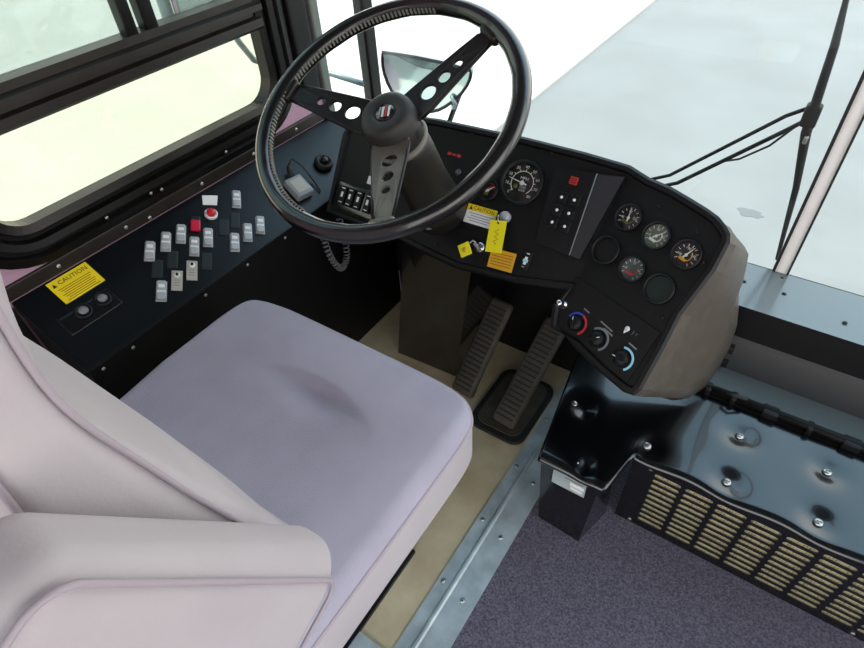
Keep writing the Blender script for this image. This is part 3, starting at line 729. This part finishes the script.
wh = thing('steering_wheel', 'large black three-spoke steering wheel with drilled spokes', 'steering wheel', WF)
q = MB(); RR, rt = .2315, .0160; vs = []; fs = []; nn, mm = 96, 16
for i in range(nn):
    a = 2 * PI * i / nn
    for k in range(mm):
        c = 2 * PI * k / mm; rr = rt
        if PI * .55 < c < PI * 1.45: rr *= 1 - .05 * (0.5 + 0.5 * math.sin(i * PI / 2))
        R_ = RR + rr * math.cos(c); vs.append((R_ * math.cos(a), R_ * math.sin(a), rr * math.sin(c)))
for i in range(nn):
    for k in range(mm): fs.append((i * mm + k, ((i + 1) % nn) * mm + k, ((i + 1) % nn) * mm + (k + 1) % mm, i * mm + (k + 1) % mm))
q.add(vs, fs, 'wheelrim', smooth=True); q.build('rim', wh, WF)
# stitching along the inside of the rim
for a0, a1 in ((95, 176), (184, 262)):
    q = MB()
    for d in range(a0, a1, 2):
        a = math.radians(d); q.box((RR - rt - .0002, 0, .004), (.0022, .0034, .010), 'stitch', T=Matrix.Rotation(a, 4, 'Z'))
    q.build('stitching', wh, WF)
for ang, ml in ((181, None), (61, None), (-60, 'spoke with a reflection painted in as paler grey')):
    outline = [(.030, -.034), (.075, -.031), (.17, -.0205), (.205, -.0165), (.222, -.019), (.222, .019), (.205, .0165), (.17, .0205), (.075, .031), (.030, .034)]
    vs, fs = plate(outline, [circle(.082, 0, .0145), circle(.118, 0, .0115), circle(.148, 0, .0085)], .005)
    def dish(p):
        t = max(0, min(1, (p[0] - .05) / .15)); return (p[0], p[1], p[2] - .030 + .026 * t)
    q = MB(); q.add([dish(p) for p in vs], fs, 'spoke' if ml is None else 'sheenspoke')
    for s_ in (-1, 1):
        q.tube([dish((x, s_ * y, 0)) for x, y in ((.045, .0325), (.075, .031), (.17, .0205), (.205, .0165))], .0032, 'spoke', n=6)
    q.soft((.220, 0, -.003), (.024, .046, .022), .008, 'spoke' if ml is None else 'sheenspoke', n=4)
    S = WF @ RZ(ang); o = q.build('spoke', wh, S)
    if ml: lab(o, ml)
q = MB(); q.lathe([(.04, -.062), (.051, -.060), (.0515, -.030), (.0485, -.012), (.044, -.002), (.036, .002), (.022, .0015), (.019, -.001), (.004, -.001)], 'hub', n=44)
for d in range(0, 360, 30): q.box((.0515, 0, -.042), (.002, .007, .014), 'column', T=RZ(d))
hub = q.build('hub', wh, WF)
q = MB(); q.lathe([(.001, -.001), (.0175, -.001), (.0165, .001), (.001, .001)], 'gloss', n=28)
for x, c in ((-.0085, 'chrome'), (-.003, 'paper'), (.0025, 'redink'), (.008, 'paper')): q.box((x, 0, .0014), (.0036, .020, .0012), c, T=RZ(22))
q.build('emblem', hub, WF)

# ================================================================== PEDALS
def pedal(name, label, p0, p1, w, thk, parent=None):
    p0, p1 = Vector(p0), Vector(p1); d = p1 - p0; S = frame(p0, (1, -.1, 0), d)
    t = thing(name, label, 'pedal', T(p0.x, p0.y, 0)); L_ = d.length
    q = MB(); q.soft((0, L_ / 2, 0), (w, L_ + .02, thk), .011, 'pedal', n=6)
    for i in range(int(L_ / .014)): q.box((0, .01 + i * .014, thk / 2), (w * .72, .004, .003), 'rubber')
    q.build('pedal_pad', t, S)
    q = MB(); q.box((0, L_ * .55, -thk / 2 - .012), (.03, L_ * .7, .026), 'black'); q.box((0, .005, -.012), (w * .8, .03, .03), 'satin', bev=.004); q.build('pedal_bracket', t, S)
    return t
pedal('accelerator_pedal', 'long dark rubber treadle pedal nearest the aisle', (-.402, .83, .045), (-.425, 1.06, .215), .068, .024)
pedal('brake_pedal', 'long dark rubber treadle pedal nearest the steering column', (-.548, .86, .045), (-.520, 1.035, .235), .068, .024)
q = MB(); q.prism(rrect(-.50, .80, -.340, 1.03, .035), 0.0, .012, 'rubber'); q.prism(rrect(-.485, .815, -.355, 1.015, .03), .012, .016, 'pedal')
bp_ = q.build('pedal_base'); tag(bp_, 'rounded black rubber base plate on the floor under the pedals', 'pedal base')

# ================================================================== HEATER UNIT
ht = thing('floor_heater', 'glossy black floor heater box with a slotted grille beside the carpet', 'heater', T(.3, .87, 0))
# front panel with slots
holes = []
x = -.020
for g in range(9):
    for r_ in range(10):
        z = .026 + r_ * .0196; holes.append(rrect(x, z, x + .0545, z + .0142, .0066, 3))
    x += .0622
XZ = Matrix(((1, 0, 0, 0), (0, 0, -1, 0), (0, 1, 0, 0), (0, 0, 0, 1)))
vs, fs = plate([(-.068, .001), (.62, .001), (.62, .250), (-.068, .250)], holes, .003)
b = MB(); b.add(vs, fs, 'gloss', T(0, .760, 0) @ XZ); fp = b.build('grille_panel', ht)
b = MB(); b.box((.27, .7645, .122), (.58, .003, .215), 'mesh'); lab(b.build('grille_mesh', ht), 'tan perforated metal behind the slots')
b = MB(); b.box((.27, .90, .12), (.66, .24, .238), 'black'); b.build('heater_body', ht)
screws([T(xx, .757, zz) @ XZ for xx, zz in ((-.03, .225), (-.034, .014), (.416, .026 - .012), (.46, .238))], ht, .004)
# pressed cover with dimples round its screws
pan_scr = [(-.227, .812), (-.162, .674), (-.054, .79), (.103, .790), (.263, .792), (.42, .792), (.57, .792), (.098, .913), (.26, .914), (.42, .914), (.57, .914)]
PZT = .258
def panz(x, y):
    z = PZT
    for sx, sy in pan_scr:
        d = math.hypot(x - sx, y - sy); z -= .009 * math.exp(-(d / .030) ** 2)
    if x > -.06: z += .0015 * math.sin(x * 40) * math.exp(-((y - .76) / .05) ** 2)
    return z
b = MB()
def ybound(x):
    lo = .645 if x < -.088 else (.645 + (x + .088) / .018 * .105 if x < -.07 else .750 + .002 * math.sin(x * 38))
    hi = .985
    return lo, hi
xs = [-.285 + i * .006 for i in range(int((.62 + .285) / .006) + 1)]; ny = 34; vs = []
for x_ in xs:
    lo, hi = ybound(x_)
    for j in range(-3, ny + 1):
        y_ = lo + (hi - lo) * max(j, 0) / ny
        xx = x_ + (.985 - y_) * .16 * max(0, min(1, (-.10 - x_) / .13))                     # left edge runs at a slight angle
        if j >= 0: vs.append((xx, y_, panz(x_, y_) - (.004 if j == 0 else 0)))
        else: vs.append((xx, y_ - .003 + (.001 if j == -3 else 0), panz(x_, y_) - .004 + j * .004))
m_ = ny + 4; fs = []
for i in range(len(xs) - 1):
    for j in range(m_ - 1): fs.append((i * m_ + j, (i + 1) * m_ + j, (i + 1) * m_ + j + 1, i * m_ + j + 1))
b.add(vs, fs, 'gloss', smooth=True); cov = b.build('heater_cover', ht)
mod = cov.modifiers.new('thickness', 'SOLIDIFY'); mod.thickness = .004; mod.offset = -1
screws([T(x_, y_, panz(x_, y_) + .002) for x_, y_ in pan_scr], ht, .0085)
# rail along the back of the cover
rl = thing('cable_rail', 'black tubular rail running along the back edge of the heater cover', 'rail', T(.3, .995, .25))
b = MB(); b.tube([(-.05, .992, .272), (1.09, .992, .272)], .009, 'black', n=12); b.build('rail_tube', rl)
b = MB()
for x_ in (-.05, .0, .052, .125, .20, .275, .35): b.box((x_ + .01, .992, .268), (.012 + (.02 if int(x_ * 1000) % 2 else 0), .026, .022), 'black', bev=.004)
b.box((.5, .996, .248), (1.18, .020, .022), 'black'); b.build('rail_clip', rl)
b = MB(); b.tube([(.045, .985, .283), (.065, .98, .290), (.085, .99, .283)], .004, 'rubber'); b.build('cable_tie', rl)

# post box in front of the heater
bx_ = thing('duct_box', 'narrow black metal box with a silver plate at the heater corner', 'box', T(-.163, .70, 0))
b = MB(); b.hexa([(-.226, .651, .245), (-.100, .651, .245), (-.10, .752, .245), (-.226, .752, .245)], [(-.214, .656, 0.001), (-.112, .650, 0.001), (-.086, .752, 0.001), (-.214, .752, 0.001)], 'gloss'); b.build('box_body', bx_)
b = MB(); b.box((-.160, .6495, .212), (.072, .002, .052), 'alu'); b.box((-.142, .648, .213), (.030, .001, .010), 'paper'); b.box((-.142, .648, .199), (.026, .001, .008), 'paper'); b.box((-.150, .648, .226), (.04, .001, .003), 'greyink')
lab(b.build('name_plate', bx_), 'silver data plate')
b = MB(); b.box((-.232, .88, .12), (.012, .20, .24), 'black'); b.build('side_panel', ht)

# ================================================================== DRIVER SEAT
st = thing('driver_seat', 'pale lavender upholstered driver seat with piping and folded armrest', 'seat', T(-.57, .3, 0))
cx, cy, cz = -.556, .290, .478; dx, dy, dz = .556, .46, .135
def cush(p):
    x_, y_, z_ = p
    up = max(0, z_ / (dz / 2))
    nx_, ny_ = x_ / (dx / 2), y_ / (dy / 2)
    # rounded plan corners and slight narrowing to the rear on the left
    x2 = x_ * (1 - .07 * max(0, ny_) ** 8)
    if x_ < 0: x2 *= 1 - .09 * max(0, -ny_)
    y2 = y_ * (1 - .10 * abs(nx_) ** 8) if y_ > 0 else y_
    crown = .012 * (1 - nx_ ** 2) * (1 - ny_ ** 2)
    dip = -.016 * math.exp(-((x_ / .17) ** 2 + ((y_ + .02) / .15) ** 2))
    roll = .012 * math.exp(-((y_ - .15) / .07) ** 2) * (1 - nx_ ** 2)
    cre = 0
    t = (x_ - .02) / .085
    if abs(t) < 1.6:
        yc = .100 - .012 * t * t
        e = math.exp(-t * t * 1.2)
        cre = -.012 * e * math.exp(-((y_ - yc) / .012) ** 2) if y_ < yc else -.012 * e * math.exp(-((y_ - yc) / .028) ** 2)
        cre = -.022 * e * math.exp(-((y_ - yc) / (.042 if y_ < yc else .007)) ** 2)
    return (x2, y2, z_ + up * (crown + dip + roll + cre))
q = MB(); q.soft((cx, cy, cz), (dx, dy, dz), .030, 'seatvin', n=76, fn=cush)
# the top insert faces carry the velour
kf_ = q._m('seatfab')
for i, f in enumerate(q.f):
    c = sum((q.v[k] for k in f), Vector()) / len(f)
    if c.z > cz + dz / 2 - .0235: q.mi[i] = kf_
cushion = q.build('cushion', st)
def rr_loop(z, ins, n=14):
    pts = []
    for x_, y_ in rrect(-dx / 2 + ins, -dy / 2 + ins, dx / 2 - ins, dy / 2 - ins, .030, n):
        pts.append((x_, y_))
    full = []
    for i in range(len(pts)):
        a, b_ = pts[i], pts[(i + 1) % len(pts)]; k = max(1, int(math.hypot(a[0] - b_[0], a[1] - b_[1]) / .02))
        for j in range(k): full.append((a[0] + (b_[0] - a[0]) * j / k, a[1] + (b_[1] - a[1]) * j / k))
    out = []
    for x_, y_ in full:
        p = cush(Vector((x_, y_, z))); out.append((p[0] + cx, p[1] + cy, p[2] + cz))
    return out
q = MB(); q.tube(rr_loop(dz / 2 - .021, .0015), .0030, 'piping', closed=True, n=8); q.build('piping', cushion)
# backrest: side profile (y front, z)
FR = [(.205, .50), (.165, .60), (.119, .743), (.088, .85), (.064, .953), (.046, 1.017), (.054, 1.08), (.066, 1.2), (.060, 1.30)]
def fy(z): return sum(fy0(z + d) for d in (-.05, -.035, -.02, -.01, 0, .01, .02, .035, .05)) / 9
def fy0(z):
    for (y0, z0), (y1, z1) in zip(FR, FR[1:]):
        if z <= z1: return y0 + (y1 - y0) * max(0, (z - z0)) / (z1 - z0)
    return FR[-1][0]
bw, bt, bh = .52, .080, .78
BK = [(-.035, .50), (-.03, .80), (-.010, .95), (-.004, 1.0), (-.002, 1.08), (-.010, 1.30)]
def by(z):
    for (y0, z0), (y1, z1) in zip(BK, BK[1:]):
        if z <= z1: return y0 + (y1 - y0) * max(0, (z - z0)) / (z1 - z0)
    return BK[-1][0]
bx0, bz0 = -.58, .89
def back(p):
    x_, y_, z_ = p; zz = z_ + bz0
    fr = max(0, y_ / (bt / 2)); nx_ = x_ / (bw / 2); nz_ = z_ / (bh / 2)
    crown = .030 * (1 - nx_ ** 4) * (1 - nz_ ** 8) * min(1, max(0, (zz - .56) / .22)) * (1 - .75 * min(1, max(0, (zz - .78) / .16)) + 1.6 * (lambda t: t * t * (3 - 2 * t))(min(1, max(0, (zz - .99) / .15))))
    y2 = by(zz) + (fy(zz) - by(zz)) * (y_ / bt + .5) + fr * crown * .9 + (.004 * math.sin(zz * 31) * fr * (1 - nx_ ** 2))
    if y_ < 0: y2 += -.012 * (1 - nx_ ** 2)
    return (x_ * (1 - .05 * max(0, nz_) ** 3) - (.05 * max(0, (.74 - zz) / .24) if x_ > 0 else 0) * (x_ / (bw / 2)), y2, z_)
q = MB(); q.soft((bx0, 0, bz0), (bw, bt, bh), .022, 'seatvin', n=26, fn=back); bk = q.build('backrest', st)
def bloop(sgn, xo):
    pts = []; 
    for i in range(50):
        z_ = -bh / 2 + .02 + (bh - .04) * i / 49
        p = back(Vector((xo, sgn * (bt / 2 - .004), z_))); pts.append((p[0] + bx0, p[1], p[2] + bz0))
    return pts
for sgn in (1, -1):
    q = MB(); q.tube(bloop(sgn, bw / 2 - .003), .0026, 'piping', n=8); q.build('piping', bk)
    q = MB(); q.tube(bloop(sgn, -bw / 2 + .004), .0034, 'piping', n=8); q.build('piping', bk)
# folded-up armrest on the aisle side
AR = frame((-.270, .0125, .832), (1, 0, 0), (0, -.442, .897))     # v runs up the arm; n points forward/up
ar = thing_arm = MB()
ax, al, at_ = .080, .340, .105
def armf(p):
    x_, y_, z_ = p; ny_ = y_ / (al / 2)
    w_ = 1 - .05 * (1 - math.cos(ny_ * PI)) * .3
    cr = (.015 - .010 * ny_) * max(0, -z_ / (at_ / 2)) * (1 - .8 * (x_ / (ax / 2)) ** 2 if x_ > 0 else 1 - .15 * (x_ / (ax / 2)) ** 2)
    return (x_ * w_, y_, z_ - cr)
ar.soft((0, 0, 0), (ax, al, at_), .026, 'seatvin', n=20, fn=armf, T=AR)
arm = ar.build('armrest', st)
lp = [(ax / 2 - .003, y_, z_) for y_, z_ in rrect(-al / 2 + .004, -at_ / 2 + .004, al / 2 - .004, at_ / 2 - .004, .022, 8)]
q = MB(); q.tube(lp, .0024, 'piping', T=AR, closed=True, n=8); q.build('piping', arm)
q = MB(); q.lathe([(.006, 0), (.02, 0), (.02, .03), (.006, .03)], 'satin', T=T(-.33, .06, .66) @ Matrix.Rotation(PI / 2, 4, 'Y'), n=20); q.build('armrest_pivot', st)
# seat pan and base
b = MB(); b.box((-.57, .27, .395), (.44, .38, .030), 'satin', bev=.006); b.build('seat_pan', st)
b = MB(); b.soft((-.59, .24, .20), (.30, .30, .38), .02, 'rubber', n=6); b.build('seat_base', st)
b = MB(); b.box((-.59, .24, .006), (.36, .38, .012), 'satin'); b.build('base_plate', st)

# ================================================================== CAMERA
cam = bpy.data.cameras.new('camera'); cam.sensor_fit = 'HORIZONTAL'; cam.sensor_width = 36; cam.lens = 576.5 * 36 / 864; cam.clip_start = 0.02
co = bpy.data.objects.new('camera', cam); COL.objects.link(co)
r = Vector((0.82944071, 0.55641602, -0.04928814)); u = Vector((-0.35632449, 0.59498454, 0.72043477)); f = Vector((-0.43018713, 0.57999535, -0.69176906))
mt = Matrix((r, u, -f)).transposed().to_4x4(); mt.translation = Vector((0, 0, H)); co.matrix_world = mt
SC.camera = co

# ================================================================== LIGHT
w = bpy.data.worlds.new('sky'); SC.world = w; w.use_nodes = True
nt = w.node_tree; bg = nt.nodes['Background']; bg.inputs['Strength'].default_value = 4.0
tc = nt.nodes.new('ShaderNodeTexCoord'); sx = nt.nodes.new('ShaderNodeSeparateXYZ'); rp = nt.nodes.new('ShaderNodeValToRGB')
nt.links.new(tc.outputs['Generated'], sx.inputs[0]); nt.links.new(sx.outputs['Z'], rp.inputs['Fac']); nt.links.new(rp.outputs['Color'], bg.inputs['Color'])
e = rp.color_ramp.elements; e[0].position = 0.0; e[0].color = (1.0, .93, .86, 1); e[1].position = .75; e[1].color = (.42, .64, .82, 1)
e2 = e.new(.40); e2.color = (.92, .94, .94, 1)
sun = bpy.data.lights.new('sun', 'SUN'); sun.energy = 5.0; sun.angle = 0.02; sun.color = (1, .96, .88)
so = bpy.data.objects.new('sun', sun); COL.objects.link(so); so.rotation_euler = (math.radians(8), math.radians(2), 0)
SC.view_settings.view_transform = 'Standard'; SC.view_settings.look = 'None'; SC.view_settings.exposure = -0.32; SC.view_settings.gamma = 1.0
SC.view_settings.use_curve_mapping = False
